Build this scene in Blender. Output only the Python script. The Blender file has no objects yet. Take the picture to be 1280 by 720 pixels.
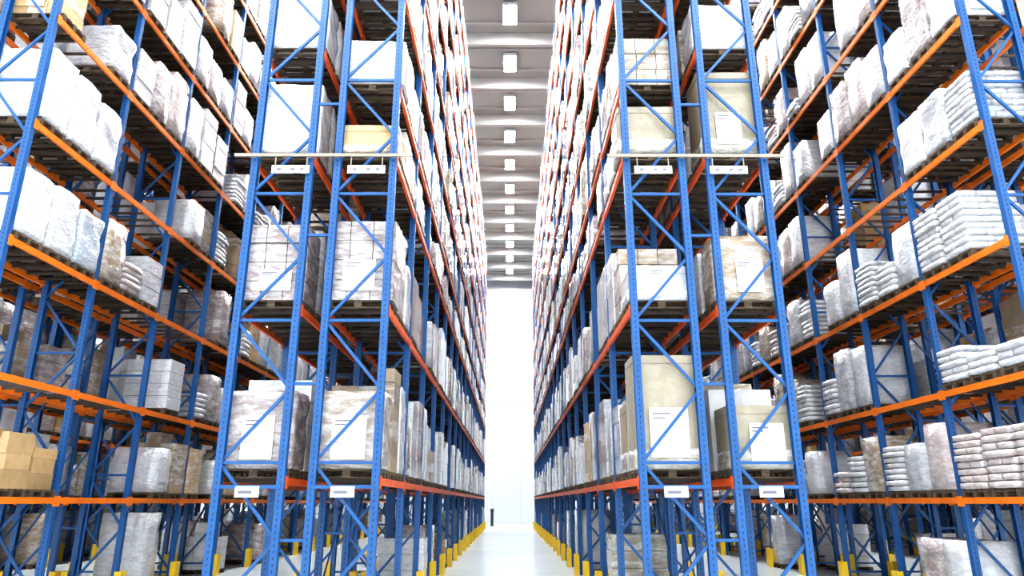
import bpy, math, random
import numpy as np
from mathutils import Vector
R = random.Random(11)
scene = bpy.context.scene
try:
    scene.view_settings.view_transform = 'Standard'
    scene.view_settings.exposure = 0.0
    scene.view_settings.look = 'Medium High Contrast'
except Exception as e:
    print(e)

# ------------------------------------------------------------ materials
def newmat(name):
    m = bpy.data.materials.new(name); m.use_nodes = True
    nt = m.node_tree; b = nt.nodes['Principled BSDF']
    return m, nt, b
def N(nt, t, **kw):
    n = nt.nodes.new(t)
    for k, v in kw.items(): setattr(n, k, v)
    return n
def coords(nt, scale):
    tc = N(nt, 'ShaderNodeTexCoord'); mp = N(nt, 'ShaderNodeMapping')
    mp.inputs['Scale'].default_value = scale
    nt.links.new(tc.outputs['Object'], mp.inputs['Vector'])
    return mp.outputs['Vector']
def noise(nt, scale, vec, detail=4, rough=.55, dist=0):
    n = N(nt, 'ShaderNodeTexNoise'); n.inputs['Scale'].default_value = scale
    n.inputs['Detail'].default_value = detail; n.inputs['Roughness'].default_value = rough
    n.inputs['Distortion'].default_value = dist
    nt.links.new(vec, n.inputs['Vector']); return n.outputs['Fac']
def ramp(nt, fac, p0, p1, c0=(0,0,0,1), c1=(1,1,1,1)):
    r = N(nt, 'ShaderNodeValToRGB')
    r.color_ramp.elements[0].position = p0; r.color_ramp.elements[0].color = c0
    r.color_ramp.elements[1].position = p1; r.color_ramp.elements[1].color = c1
    nt.links.new(fac, r.inputs['Fac']); return r.outputs['Color']
def mix(nt, fac, a, b, mode='MIX'):
    m = N(nt, 'ShaderNodeMix', data_type='RGBA', blend_type=mode)
    for sock, v in ((m.inputs[0], fac), (m.inputs[6], a), (m.inputs[7], b)):
        if isinstance(v, (int, float, tuple)): sock.default_value = v
        else: nt.links.new(v, sock)
    return m.outputs[2]
def bump(nt, b, h, strength, dist=.02):
    bp = N(nt, 'ShaderNodeBump'); bp.inputs['Strength'].default_value = strength
    bp.inputs['Distance'].default_value = dist
    nt.links.new(h, bp.inputs['Height']); nt.links.new(bp.outputs['Normal'], b.inputs['Normal'])

def painted(name, col, rough=.38):
    m, nt, b = newmat(name)
    v = coords(nt, (1, 1, 1)); f = noise(nt, 3.0, v)
    c = mix(nt, ramp(nt, f, .3, .75), col+(1,), tuple(x*.78 for x in col)+(1,))
    nt.links.new(c, b.inputs['Base Color']); b.inputs['Roughness'].default_value = rough
    return m
M_blue = painted('rack_blue_paint', (.012, .095, .29))
M_orange = painted('beam_orange_paint', (.92, .21, .012))
M_orange_shaded = painted('beam_orange_shaded', (.76, .11, .018))  # same beam orange, near racks' shade put into the colour
M_yellow = painted('guard_yellow_paint', (.85, .55, .02))
M_dark = painted('slot_dark', (.01, .02, .05), .7)
M_steel = painted('support_bar_steel', (.06, .04, .03), .6)
M_black = painted('black_plastic', (.02, .02, .022), .5)

def attr_mat(name, film):
    m, nt, b = newmat(name)
    a = N(nt, 'ShaderNodeAttribute', attribute_name='Col')
    if film:
        v = coords(nt, (1.0, 1.0, 3.4)); f = noise(nt, 2.6, v, 6, .58, .5)
        st = ramp(nt, f, .42, .72)
        base = mix(nt, 1.0, a.outputs['Color'], ramp(nt, noise(nt, 5, v, 4, .55, .3), .3, .6, (.76,.76,.78,1), (1,1,1,1)), 'MULTIPLY')
        c = mix(nt, mix(nt, .55, (0,0,0,1), st), base, (.88, .90, .93, 1))
        nt.links.new(c, b.inputs['Base Color'])
        b.inputs['Roughness'].default_value = .25
        b.inputs['Coat Weight'].default_value = 1.0
        b.inputs['Coat Roughness'].default_value = .08
        v3 = coords(nt, (1, 1, 1.5)); h = noise(nt, 4.5, v3, 5, .55, 1.3)
        bump(nt, b, h, .85, .06)
    else:
        v = coords(nt, (1, 1, 1)); f = noise(nt, 4, v, 4)
        c = mix(nt, ramp(nt, f, .3, .8), a.outputs['Color'], mix(nt, 1.0, a.outputs['Color'], (.75, .73, .70, 1), 'MULTIPLY'))
        nt.links.new(c, b.inputs['Base Color']); b.inputs['Roughness'].default_value = .45
        b.inputs['Coat Weight'].default_value = .7
        b.inputs['Coat Roughness'].default_value = .15
        bump(nt, b, noise(nt, 5, v, 5, .55, 1.0), .6, .03)
    return m
M_film = attr_mat('stretch_film', True)
M_card = attr_mat('cardboard', False)
def wood():
    m, nt, b = newmat('pallet_wood')
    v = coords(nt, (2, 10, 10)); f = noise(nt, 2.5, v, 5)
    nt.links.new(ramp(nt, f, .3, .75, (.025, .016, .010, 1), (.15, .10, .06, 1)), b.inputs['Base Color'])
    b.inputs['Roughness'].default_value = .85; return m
M_wood = wood()
def plain(name, col, rough=.6, metal=0):
    m, nt, b = newmat(name)
    v = coords(nt, (1, 1, 1)); f = noise(nt, 1.5, v, 3)
    nt.links.new(ramp(nt, f, .3, .8, tuple(c*.95 for c in col)+(1,), col+(1,)), b.inputs['Base Color'])
    b.inputs['Roughness'].default_value = rough; b.inputs['Metallic'].default_value = metal; return m
M_label = plain('label_paper', (.86, .87, .90))
M_ink = plain('label_ink', (.16, .16, .19))
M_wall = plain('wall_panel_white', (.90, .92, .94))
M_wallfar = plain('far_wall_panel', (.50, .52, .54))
M_seam = plain('panel_seam_grey', (.33, .35, .37))
M_ceil = plain('ceiling_steel_deck', (.27, .265, .25))
M_cbeam = plain('ceiling_beam_paint', (.38, .37, .355))
M_strip = plain('rail_cream', (.30, .26, .21))
def floor_mat():
    m, nt, b = newmat('polished_concrete')
    v = coords(nt, (1, 1, 1)); f = noise(nt, .25, v, 4)
    nt.links.new(ramp(nt, f, .3, .75, (.50, .56, .58, 1), (.58, .64, .66, 1)), b.inputs['Base Color'])
    b.inputs['Roughness'].default_value = .24
    return m
M_floor = floor_mat()
def emis(name, col, s):
    m, nt, b = newmat(name)
    b.inputs['Base Color'].default_value = col+(1,)
    b.inputs['Emission Color'].default_value = col+(1,); b.inputs['Emission Strength'].default_value = s
    return m
M_lamp = emis('lamp_diffuser', (.96, .985, 1), 330)

# ------------------------------------------------------------ geometry
BV = np.array([[x, y, z] for x in (-.5, .5) for y in (-.5, .5) for z in (-.5, .5)], float)
BF = np.array([[0,1,3,2],[4,6,7,5],[0,4,5,1],[2,3,7,6],[0,2,6,4],[1,5,7,3]])
class Geo:
    def __init__(s): s.V=[]; s.F=[]; s.M=[]; s.C=[]; s.S=[]; s.n=0; s.mats=[]
    def mi(s, m):
        if m not in s.mats: s.mats.append(m)
        return s.mats.index(m)
    def add(s, v, f, mat, col=(1,1,1), smooth=False):
        s.V.append(v); s.F.append(f+s.n); s.n += len(v); k=len(f)
        s.M.append(np.full(k, s.mi(mat))); s.C.append(np.tile(np.array(col, float), (k,1))); s.S.append(np.full(k, smooth))
    def box(s, x0, x1, y0, y1, z0, z1, mat, col=(1,1,1)):
        v = BV*np.array([x1-x0, y1-y0, z1-z0]) + np.array([(x0+x1)/2, (y0+y1)/2, (z0+z1)/2])
        s.add(v, BF, mat, col)
    def bar(s, p, q, w, h, mat):
        p = np.array(p, float); q = np.array(q, float); d = q-p; L = np.linalg.norm(d); d /= L
        up = np.array([0,1.,0]) if abs(d[1]) < .9 else np.array([0,0,1.])
        a = np.cross(d, up); a /= np.linalg.norm(a); b = np.cross(a, d)
        v = BV[:,0:1]*L*d + BV[:,1:2]*w*a + BV[:,2:3]*h*b + (p+q)/2
        s.add(v, BF, mat)
    def cyl(s, c, r, z0, z1, mat, n=16, sy=1.0):
        a = np.arange(n)*2*math.pi/n
        ring = np.stack([c[0]+r*np.cos(a), c[1]+r*sy*np.sin(a)], 1)
        v = np.concatenate([np.c_[ring, np.full(n, z0)], np.c_[ring, np.full(n, z1)], [[c[0], c[1], z0]], [[c[0], c[1], z1]]])
        f = [[i, (i+1)%n, n+(i+1)%n, n+i] for i in range(n)]
        f += [[2*n+1, n+i, n+(i+1)%n, n+(i+2)%n] for i in range(0, n, 2)]
        f += [[2*n, (i+2)%n, (i+1)%n, i] for i in range(0, n, 2)]
        s.add(v, np.array(f), mat)
    def build(s, name, parent=None):
        V = np.concatenate(s.V); F = np.concatenate(s.F); k=len(F)
        me = bpy.data.meshes.new(name)
        me.vertices.add(len(V)); me.vertices.foreach_set('co', V.astype(np.float32).ravel())
        me.loops.add(4*k); me.loops.foreach_set('vertex_index', F.astype(np.int32).ravel())
        me.polygons.add(k); me.polygons.foreach_set('loop_start', np.arange(0, 4*k, 4, dtype=np.int32))
        me.polygons.foreach_set('loop_total', np.full(k, 4, np.int32))
        me.polygons.foreach_set('material_index', np.concatenate(s.M).astype(np.int32))
        me.polygons.foreach_set('use_smooth', np.concatenate(s.S).astype(bool))
        at = me.color_attributes.new('Col', 'FLOAT_COLOR', 'CORNER')
        C = np.concatenate(s.C); C = np.c_[C, np.ones(k)]
        at.data.foreach_set('color', np.repeat(C, 4, axis=0).astype(np.float32).ravel())
        for m in s.mats: me.materials.append(m)
        me.update(calc_edges=True); me.validate()
        o = bpy.data.objects.new(name, me); scene.collection.objects.link(o)
        if parent: o.parent = parent
        return o

_gc = {}
def gridcube(nx, ny, nz):
    key=(nx,ny,nz)
    if key in _gc: return _gc[key]
    idx={}; V=[]; F=[]
    def vid(i,j,k):
        t=(i,j,k)
        if t not in idx: idx[t]=len(V); V.append((i/nx-.5, j/ny-.5, k/nz-.5))
        return idx[t]
    for i in range(nx):
        for j in range(ny):
            F.append([vid(i,j,0),vid(i,j+1,0),vid(i+1,j+1,0),vid(i+1,j,0)])
            F.append([vid(i,j,nz),vid(i+1,j,nz),vid(i+1,j+1,nz),vid(i,j+1,nz)])
    for i in range(nx):
        for k in range(nz):
            F.append([vid(i,0,k),vid(i+1,0,k),vid(i+1,0,k+1),vid(i,0,k+1)])
            F.append([vid(i,ny,k),vid(i,ny,k+1),vid(i+1,ny,k+1),vid(i+1,ny,k)])
    for j in range(ny):
        for k in range(nz):
            F.append([vid(0,j,k),vid(0,j,k+1),vid(0,j+1,k+1),vid(0,j+1,k)])
            F.append([vid(nx,j,k),vid(nx,j+1,k),vid(nx,j+1,k+1),vid(nx,j,k+1)])
    _gc[key]=(np.array(V), np.array(F)); return _gc[key]
def rblock(sx, sy, sz, res, r=.05, amp=.02, taper=0.0):
    V,F = gridcube(*res); S=np.array([sx,sy,sz]); P=V*S
    inner = np.clip(P, -S/2+r, S/2-r); d = P-inner
    L = np.linalg.norm(d, axis=1, keepdims=True); 
    P = np.where(L>1e-6, inner + d/np.maximum(L,1e-6)*np.minimum(L, r), P)
    if amp:
        ph=[R.uniform(0,6.28) for _ in range(6)]
        w = np.sin(P[:,2]*7+ph[0]+P[:,0]*3)*np.sin(P[:,0]*6+ph[1])+ .7*np.sin(P[:,1]*9+ph[2]+P[:,2]*11)
        dirs = V/np.maximum(np.abs(V).max(1, keepdims=True), 1e-6)*np.array([1,1,.5])
        lock = np.clip((V[:,2]+.5)*3, 0, 1)
        P = P + dirs*(w*amp*lock)[:,None]
    if taper:
        f = 1-taper*(V[:,2:3]+.5); P[:,:2]*=f
    P[:,2]+=sz/2
    return P,F
def pillow(sx, sy, sz, res):
    V,F = gridcube(*res); q=V*2
    e = 1 - .3*np.clip(np.maximum(np.abs(q[:,0]),np.abs(q[:,1])),0,1)**5
    P = V*np.array([sx,sy,sz]); P[:,2]*=e
    c = np.clip(np.abs(q[:,0])*np.abs(q[:,1]),0,1)**2
    P[:,:2] *= (1-.05*c)[:,None]
    P[:,2]+= sz/2
    return P,F

PH=.144
def add_pallet(g, cx, cy, z, hi):
    W,D=1.2,.8
    if hi:
        for i in range(5):
            y=cy-D/2+.05+i*(D-.1)/4
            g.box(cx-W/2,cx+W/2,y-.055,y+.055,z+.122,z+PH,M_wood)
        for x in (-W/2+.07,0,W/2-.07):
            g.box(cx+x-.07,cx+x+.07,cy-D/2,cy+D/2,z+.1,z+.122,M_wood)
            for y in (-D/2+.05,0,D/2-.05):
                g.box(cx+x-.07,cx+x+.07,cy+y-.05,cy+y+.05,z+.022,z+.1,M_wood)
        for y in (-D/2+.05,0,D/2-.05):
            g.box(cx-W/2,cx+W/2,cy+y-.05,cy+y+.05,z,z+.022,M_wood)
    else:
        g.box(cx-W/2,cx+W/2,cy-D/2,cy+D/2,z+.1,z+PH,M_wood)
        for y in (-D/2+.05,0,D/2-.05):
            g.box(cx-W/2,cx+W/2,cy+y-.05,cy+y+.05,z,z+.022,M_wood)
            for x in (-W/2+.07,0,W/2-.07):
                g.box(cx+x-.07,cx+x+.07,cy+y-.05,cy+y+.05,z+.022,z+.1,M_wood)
def add_load(g, cx, cy, z, kind, h, col, hi=False, label=False, w=1.22, d=.82):
    add_pallet(g, cx, cy, z, hi)
    z0 = z+PH; off=np.array([cx,cy,z0])
    if kind=='wrap':
        res=(10,8,12) if hi else (4,3,4)
        P,F=rblock(w, d, h, res, .04, .014 if hi else .012, R.uniform(0,.03))
        g.add(P+off, F, M_film, col, True)
        front = cy-d/2-.03
    elif kind=='carton':
        nl=max(2,int(round(h/.38))); lh=h/nl
        for l in range(nl):
            jx,jy=R.uniform(-.012,.012),R.uniform(-.012,.012)
            nx = 3 if (hi or l%2) else 2
            for i in range(nx if hi else 1):
                nn = nx if hi else 1
                xa=-w/2+i*w/nn; xb=xa+w/nn
                f=R.uniform(.92,1.05); c=tuple(k*f for k in col)
                P,F=(rblock(xb-xa-.006,d-.004,lh-.006,(2,2,2),.012,0) if hi else (BV*np.array([xb-xa,d,lh-.012])+np.array([0,0,lh/2]),BF))
                g.add(P+off+np.array([(xa+xb)/2+jx,jy,l*lh]), F, M_film, c)
        front=cy-d/2-.018
    elif kind=='box':
        P,F=rblock(w,d,h,(6,5,6) if hi else (2,2,2),.02,.004 if hi else 0)
        g.add(P+off,F,M_card if (hi or R.random()<.5) else M_film,col)
        front=cy-d/2-.012
        if hi:
            g.box(cx-w/2-.006,cx+w/2+.006,cy-d/2-.006,cy+d/2+.006,z0+h-.16,z0+h-.15,M_card,tuple(c*.6 for c in col))
            P,F=rblock(w+.03,d+.03,min(.35,h*.3),(8,6,3),.02,.008)
            g.add(P+off,F,M_film,tuple(c*.9+.08 for c in col),True)
            front=cy-d/2-.03
    elif kind=='sack':
        nl=max(3,int(round(h/.14))); lh=h/nl
        for l in range(nl):
            jx,jy=R.uniform(-.02,.02),R.uniform(-.02,.02)
            if hi: parts=[(-.3,-.2,.62,.43),(.3,-.2,.62,.43),(-.3,.2,.62,.43),(.3,.2,.62,.43)] if l%2 else [(-.41,0,.42,.84),(0,0,.42,.84),(.41,0,.42,.84)]
            else: parts=[(-.3,0,.64,.84),(.3,0,.64,.84)] if l%2 else [(0,0,1.24,.84)]
            for (a,b,sx,sy) in parts:
                f=R.uniform(.92,1.05); c=tuple(k*f for k in col)
                P,F=pillow(sx,sy,lh*1.1,(6,5,2) if hi else (4,3,2))
                g.add(P+off+np.array([a+jx,b+jy,l*lh]),F,M_film,c,True)
        front=cy-d/2-.06
    elif kind=='mixed':
        x=-w/2
        while x < w/2-.12:
            ww=min(R.uniform(.28,.5), w/2-x); 
            zz=0; target=h*R.uniform(.6,1)
            while zz<target:
                hh=R.uniform(.2,.42); 
                dd=d*R.uniform(.85,1)
                f=R.uniform(.75,1.2); c=tuple(min(.9,k*f) for k in col)
                g.box(cx+x+.004,cx+x+ww-.004,cy-dd/2,cy+dd/2,z0+zz,z0+zz+hh-.004,M_film if R.random()<.4 else M_card,c)
                zz+=hh
            x+=ww
        front=cy-d/2-.006
    if label:
        lw,lh=(label if isinstance(label,tuple) else (.55,.6)); lx=cx+R.uniform(-.05,.08); lz=z0+min(h*.12,.2)
        lh=min(lh,h*.8)
        g.box(lx-lw/2,lx+lw/2,front-.004,front,lz,lz+lh,M_label)
        for i in range(5):
            zz=lz+lh*(.88-i*.09)
            if i in (0,1): g.box(lx-lw*.42,lx+lw*(.05-.15*(i==1)),front-.006,front-.004,zz-.014,zz+.014,M_ink)
            elif i==4: g.box(lx-lw*.42,lx-lw*.1,front-.006,front-.004,zz-.1,zz-.09,M_ink)
    
PAL = {'white':(.72,.735,.77),'grey':(.50,.51,.545),'kraft':(.40,.30,.20),'mauve':(.33,.265,.26),'olive':(.36,.315,.235),'brown':(.33,.27,.22),'pink':(.54,.43,.41),'blue':(.42,.49,.57),'tan':(.60,.40,.19)}
PALW=['white']*7+['grey']*4+['mauve','mauve','kraft','olive','pink']
PALIN=['white']*4+['grey']*3+['mauve']*3+['kraft','kraft','olive','pink']
Y0=12.3; BAY=2.9; NB=18; ZT=25.0
L_in=[2.6,5.62,8.64,10.2,12.5,14.8,17.0,19.2,21.4,23.4]
L_in2=[2.6,5.62,8.64,11.05,13.2,15.4,17.6,19.8,22.0]
L_out=[2.3,4.5,7.0,9.45,11.9,14.3,16.7,19.1,21.5]
rows=[]
for s in (-1,1):
    rows.append((s*2.20,s*3.40,L_in,M_orange_shaded,s,'in'))
    rows.append((s*3.80,s*5.00,L_in2,M_orange_shaded,s,'in2'))
    rows.append((s*9.40,s*10.55,L_out,M_orange,s,'out'))
    rows.append((s*10.95,s*12.1,L_out,M_orange,s,'out2'))
    rows.append((s*16.5,s*17.65,L_out,M_orange,s,'far'))
    rows.append((s*18.05,s*19.2,L_out,M_orange,s,'far'))
    rows.append((s*23.7,s*24.85,L_out,M_orange,s,'far'))
EMPTY={'in':.06,'in2':.10,'out':.24,'out2':.6,'far':.5}
HERO={}
HERO[(-1,'in2')]={0:('wrap',1.36,'mauve',(.55,.75),1.28),1:('carton',1.5,'mauve',(.6,.4),1.2),2:('wrap',1.55,'white',None,1.25),3:('wrap',1.3,'white',None,1.2)}
HERO[(-1,'in')]={0:('wrap',1.36,'brown',(.6,.75),1.2),1:('carton',1.58,'mauve',(.6,.6),1.3),2:('box',.62,'tan',None,1.2),3:('wrap',1.05,'white',None,1.3),4:('wrap',1.4,'white',None,1.2)}
HERO[(1,'in')]={0:('box',2.0,'olive',(.68,.85),1.22),1:('box',.68,'white',(.5,.6),1.2),2:('box',1.05,'olive',None,1.3),3:('carton',1.1,'kraft',None,1.2),4:('wrap',1.3,'white',None,1.2)}
HERO[(1,'in2')]={0:('box',1.1,'olive',(.6,.65),1.15),1:('wrap',1.3,'kraft',(.5,.65),1.2),2:('box',1.85,'olive',(.5,.7),1.2),3:('wrap',1.1,'white',None,1.2)}
OUT={}
OUT[(1,0)]=[('sack',1.15,'pink'),('sack',1.15,'pink'),('sack',1.1,'pink')]
OUT[(1,1)]=[('sack',.45,'white'),('sack',.42,'white'),('sack',.7,'white')]
OUT[(1,2)]=[None,('sack',1.3,'white'),('sack',1.3,'white')]
OUT[(1,3)]=[('sack',1.1,'grey'),('wrap',1.3,'grey'),('wrap',1.3,'white')]
OUT[(-1,0)]=[None,('mixed',1.0,'tan'),('mixed',1.15,'tan')]
OUT[(-1,1)]=[None,None,None]
OUT[(-1,2)]=[('wrap',1.35,'white'),('wrap',1.4,'white'),('wrap',1.25,'blue')]
OUT[(-1,3)]=[('wrap',1.6,'white'),('wrap',1.6,'white'),('wrap',1.5,'white')]
NAMES={'wrap':'stretch_wrapped_pallet','carton':'palletized_cartons','box':'pallet_box','sack':'palletized_sacks','mixed':'pallet_of_mixed_boxes'}

for (xa,xb,levels,bm,s,tag) in rows:
    lo,hi_=min(xa,xb),max(xa,xb); cx=(xa+xb)/2
    g=Geo()
    for k in range(NB+1):
        y=Y0+k*BAY
        for x,ins in ((lo,1),(hi_,-1)):
            g.box(*sorted((x,x+ins*.012)),y-.06,y+.06,.012,ZT,M_blue)
            for yy in (-.06,.052): g.box(*sorted((x+ins*.012,x+ins*.13)),y+yy,y+yy+.008,.012,ZT,M_blue)
            g.box(*sorted((x-ins*.03,x+ins*.15)),y-.09,y+.09,0,.012,M_blue)
            if k<2 and tag in('in','in2','out'):
                n=int((14-.3)/.1)
                for i in range(n):
                    z=.3+i*.1
                    xc=x+ins*.066
                    g.box(xc-.009,xc+.009,y-.0625,y-.06,z,z+.04,M_dark)
        z=.35; flip=k%2; st=1.25; bw=.052
        xl,xr=lo+.06,hi_-.06
        g.bar((xl,y,z),(xr,y,z),bw,.045,M_blue)
        i=0
        while z+st<ZT-.2:
            a,b=((xl,xr) if i%2==flip else (xr,xl))
            g.bar((a,y,z),(b,y,z+st),bw,.045,M_blue)
            if i%2==1: g.bar((xl,y,z+st),(xr,y,z+st),bw,.045,M_blue)
            z+=st; i+=1
    for lz in levels:
        for k in range(NB):
            y=Y0+k*BAY
            for x,ins in ((lo,1),(hi_,-1)):
                xs=sorted((x-ins*.012,x+ins*.045))
                g.box(xs[0],xs[1],y+.06,y+BAY-.06,lz-.125,lz,bm)
                for yy in (y+.058,y+BAY-.062):
                    xp=sorted((x-ins*.018,x-ins*.004))
                    g.box(xp[0],xp[1],yy-.055,yy+.055,lz-.18,lz+.03,bm)
            if tag in('in','in2','out','out2'):
                for fy in (.12,.27,.44,.6,.76,.9):
                    g.box(lo+.045,hi_-.045,y+fy*BAY-.02,y+fy*BAY+.02,lz-.06,lz-.004,M_steel)
    for k in range(NB+1):
        y=Y0+k*BAY
        for x,ins in ((lo,1),(hi_,-1)):
            h=.62
            g.box(*sorted((x-ins*.14,x-ins*.10)),y-.13,y+.13,0,h,M_yellow)
            for yy in(-.13,.115): g.box(*sorted((x-ins*.10,x+ins*.02)),y+yy,y+yy+.015,0,h,M_yellow)
    xs_=max(lo,hi_,key=abs) if tag in('in','out','far') else min(lo,hi_,key=abs)
    for k in range(1,NB,3):
        y=Y0+k*BAY; z=.5
        while z+3<ZT:
            g.bar((xs_,y,z),(xs_,y+BAY,z+3),.03,.03,M_blue)
            z+=3.0
    if tag in('in','out') or (tag=='far' and abs(xa)<17):
        for k in range(NB+1):
            for z in (1.6,4.2,7,9.8,13,16,19,22):
                xo=max(abs(xa),abs(xb)); 
                g.bar((s*(xo),Y0+k*BAY,z),(s*(xo+.40),Y0+k*BAY,z),.05,.05,M_blue)
    if tag in('in','in2'):
        g.box(cx-.2,cx+.2,Y0-.085,Y0-.07,2.28,2.46,M_label)
        g.box(cx-.15,cx+.08,Y0-.088,Y0-.085,2.34,2.39,M_ink)
        g.box(cx-.55,cx+.55,Y0-.07,Y0-.055,2.42,2.48,M_blue)
    rack=g.build('pallet_rack')
    gg=Geo()
    lv=[(0,0.0)]+[(i+1,l) for i,l in enumerate(levels)]
    for (li,lz) in lv:
        nxt = levels[li] if li<len(levels) else lz+2.2
        room = nxt-lz-.14-PH-.2
        for k in range(NB):
            run_empty = R.random() < (EMPTY[tag]*.5)
            for j in range(3):
                cy=Y0+k*BAY+.08+.42+j*.935+.02
                out_spec='x'
                if tag=='out' and k==0 and (s,li-1) in OUT: out_spec=OUT[(s,li-1)][j]
                spec=HERO.get((s,tag),{}).get(li-1) if (k==0 and j==0) else None
                if li==0:
                    p=.10 if tag.startswith('in') else .14
                    if R.random()>p or (k==0 and tag!='far'): continue
                    z=0.0
                else:
                    z=lz
                    if out_spec is None: continue
                    if out_spec=='x' and not spec:
                        if run_empty and not tag.startswith('in'): continue
                        if R.random()<EMPTY[tag]*.7: continue
                        if tag=='out' and s==-1 and li==2 and R.random()<.6: continue
                if s==1 and tag=='out': kinds=['sack','sack','wrap','wrap','wrap']
                elif tag=='out': kinds=['wrap','wrap','carton','sack','mixed']
                elif tag in('in','in2'): kinds=['wrap','carton','carton','wrap','wrap','box','mixed']
                else: kinds=['wrap','wrap','carton','box','mixed']
                kind=R.choice(kinds); cname=R.choice(PALIN if tag=='in' else PALW)
                if li==0 and kind=='sack': kind='wrap'
                if kind=='mixed': cname=R.choice(['tan','kraft','white'])
                if kind=='sack': cname=R.choice(['white','white','grey','pink'])
                if s==-1 and tag=='out' and li==1 and k<4: kind,cname=R.choice([('mixed','tan'),('mixed','kraft'),('box','tan'),('wrap','white')])
                h=min(room, R.uniform(.6,1.0)*min(room,1.85))
                if kind=='sack': h=min(room,R.uniform(.45,1.15))
                h=min(h,room)
                near = k==0 and tag in('in','in2','out') and 0<li<=6
                w=1.2; lab=None
                if spec: kind,h,cname,lab,w=spec
                elif out_spec!='x': kind,h,cname=out_spec; w=1.22
                elif near and j==0 and R.random()<.5 and kind!='sack': lab=(R.uniform(.3,.5),R.uniform(.3,.5))
                f=R.uniform(.86,1.08); col=tuple(c*f for c in PAL[cname])
                if near and (tag=='out' or j==0 or (tag=='in')):
                    hg=Geo(); add_load(hg,cx,cy,z,kind,h,col,True,lab,w)
                    hg.build(NAMES[kind])
                else:
                    add_load(gg,cx+R.uniform(-.03,.03),cy,z,kind,h,col,False,None,w)
    gg.build('palletized_goods')

# ------------------------------------------------------------ aisle-end rail + signs
for s in (-1,1):
    g=Geo()
    g.box(*sorted((s*1.88,s*5.3)),Y0-.16,Y0-.12,8.57,8.63,M_strip)
    for x in (2.26,3.34,3.86,4.94):
        g.box(s*x-.03,s*x+.03,Y0-.12,Y0-.066,8.57,8.63,M_strip)
    for x in (2.75,4.2):
        g.box(s*x-.36,s*x+.36,Y0-.145,Y0-.13,8.22,8.38,M_label)
        for q in (-.26,0.0,.18): g.box(s*x+q,s*x+q+.08,Y0-.149,Y0-.145,8.27,8.33,M_ink)
        for q in (-.3,.3): g.box(s*x+q-.01,s*x+q+.01,Y0-.14,Y0-.13,8.38,8.57,M_strip)
    g.build('rack_end_sign_rail')

# ------------------------------------------------------------ building shell
CZ=27.2; YW=78.0; XW=27.0; YB=-8
g=Geo(); g.box(-XW-.3,XW+.3,-30,YW+.3,-.2,0,M_floor); g.build('floor')
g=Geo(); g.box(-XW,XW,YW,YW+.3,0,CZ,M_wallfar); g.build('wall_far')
g=Geo()
for z in (12.8,): g.box(-XW,XW,YW-.02,YW,z,z+.3,M_seam)
for i in range(-8,9): g.box(i*3.0-.015+1.2,i*3.0+.015+1.2,YW-.021,YW,0,CZ,M_seam)
g.build('trim_1')
for nm,x0 in (('wall_left',-XW-.3),('wall_right',XW)):
    g=Geo(); g.box(x0,x0+.3,YB,YW,0,CZ,M_wall); g.build(nm)
g=Geo(); g.box(-XW,XW,YB,YW,CZ,CZ+.2,M_ceil)
g.build('ceiling')
LY=[31.2+4.3*i for i in range(-8,11)]
g=Geo()
for y in LY: 
    g.box(-XW,XW,y+1.9,y+2.15,CZ-.75,CZ-.002,M_cbeam)
    g.box(-XW,XW,y+.9,y+1.0,CZ-.14,CZ-.002,M_cbeam)
    g.box(-XW,XW,y-1.1,y-1.0,CZ-.14,CZ-.002,M_cbeam)
g.build('ceiling_beams')
g=Geo()
for x in (0,-7.2,7.2,-14.3,14.3):
    for y in LY:
        g.box(x-.38,x+.38,y-.80,y+.80,CZ-.34,CZ-.16,M_label)
        g.box(x-.31,x+.31,y-.72,y+.72,CZ-.36,CZ-.34,M_lamp)
        for q in(-.4,.4): g.box(x-.01,x+.01,y+q-.01,y+q+.01,CZ-.16,CZ-.003,M_label)
g.build('high_bay_lamps')
g=Geo(); g.cyl((-1.7,72),.14,0.06,1.3,M_black); g.cyl((-1.7,72),.17,1.3,1.6,M_black); g.cyl((-1.7,72),.25,0,.06,M_black); g.build('bollard')

# ------------------------------------------------------------ world + camera
w=bpy.data.worlds.new('World'); scene.world=w; w.use_nodes=True
bg=w.node_tree.nodes['Background']; bg.inputs['Color'].default_value=(.92,.97,1,1); bg.inputs['Strength'].default_value=2.2
cam=bpy.data.cameras.new('Camera'); co=bpy.data.objects.new('Camera',cam); scene.collection.objects.link(co)
cam.sensor_width=36; cam.lens=875/1280*36; cam.clip_end=300
co.location=(0,0,2.2); co.rotation_euler=(math.radians(90+17.03),0,-.0034)
scene.camera=co
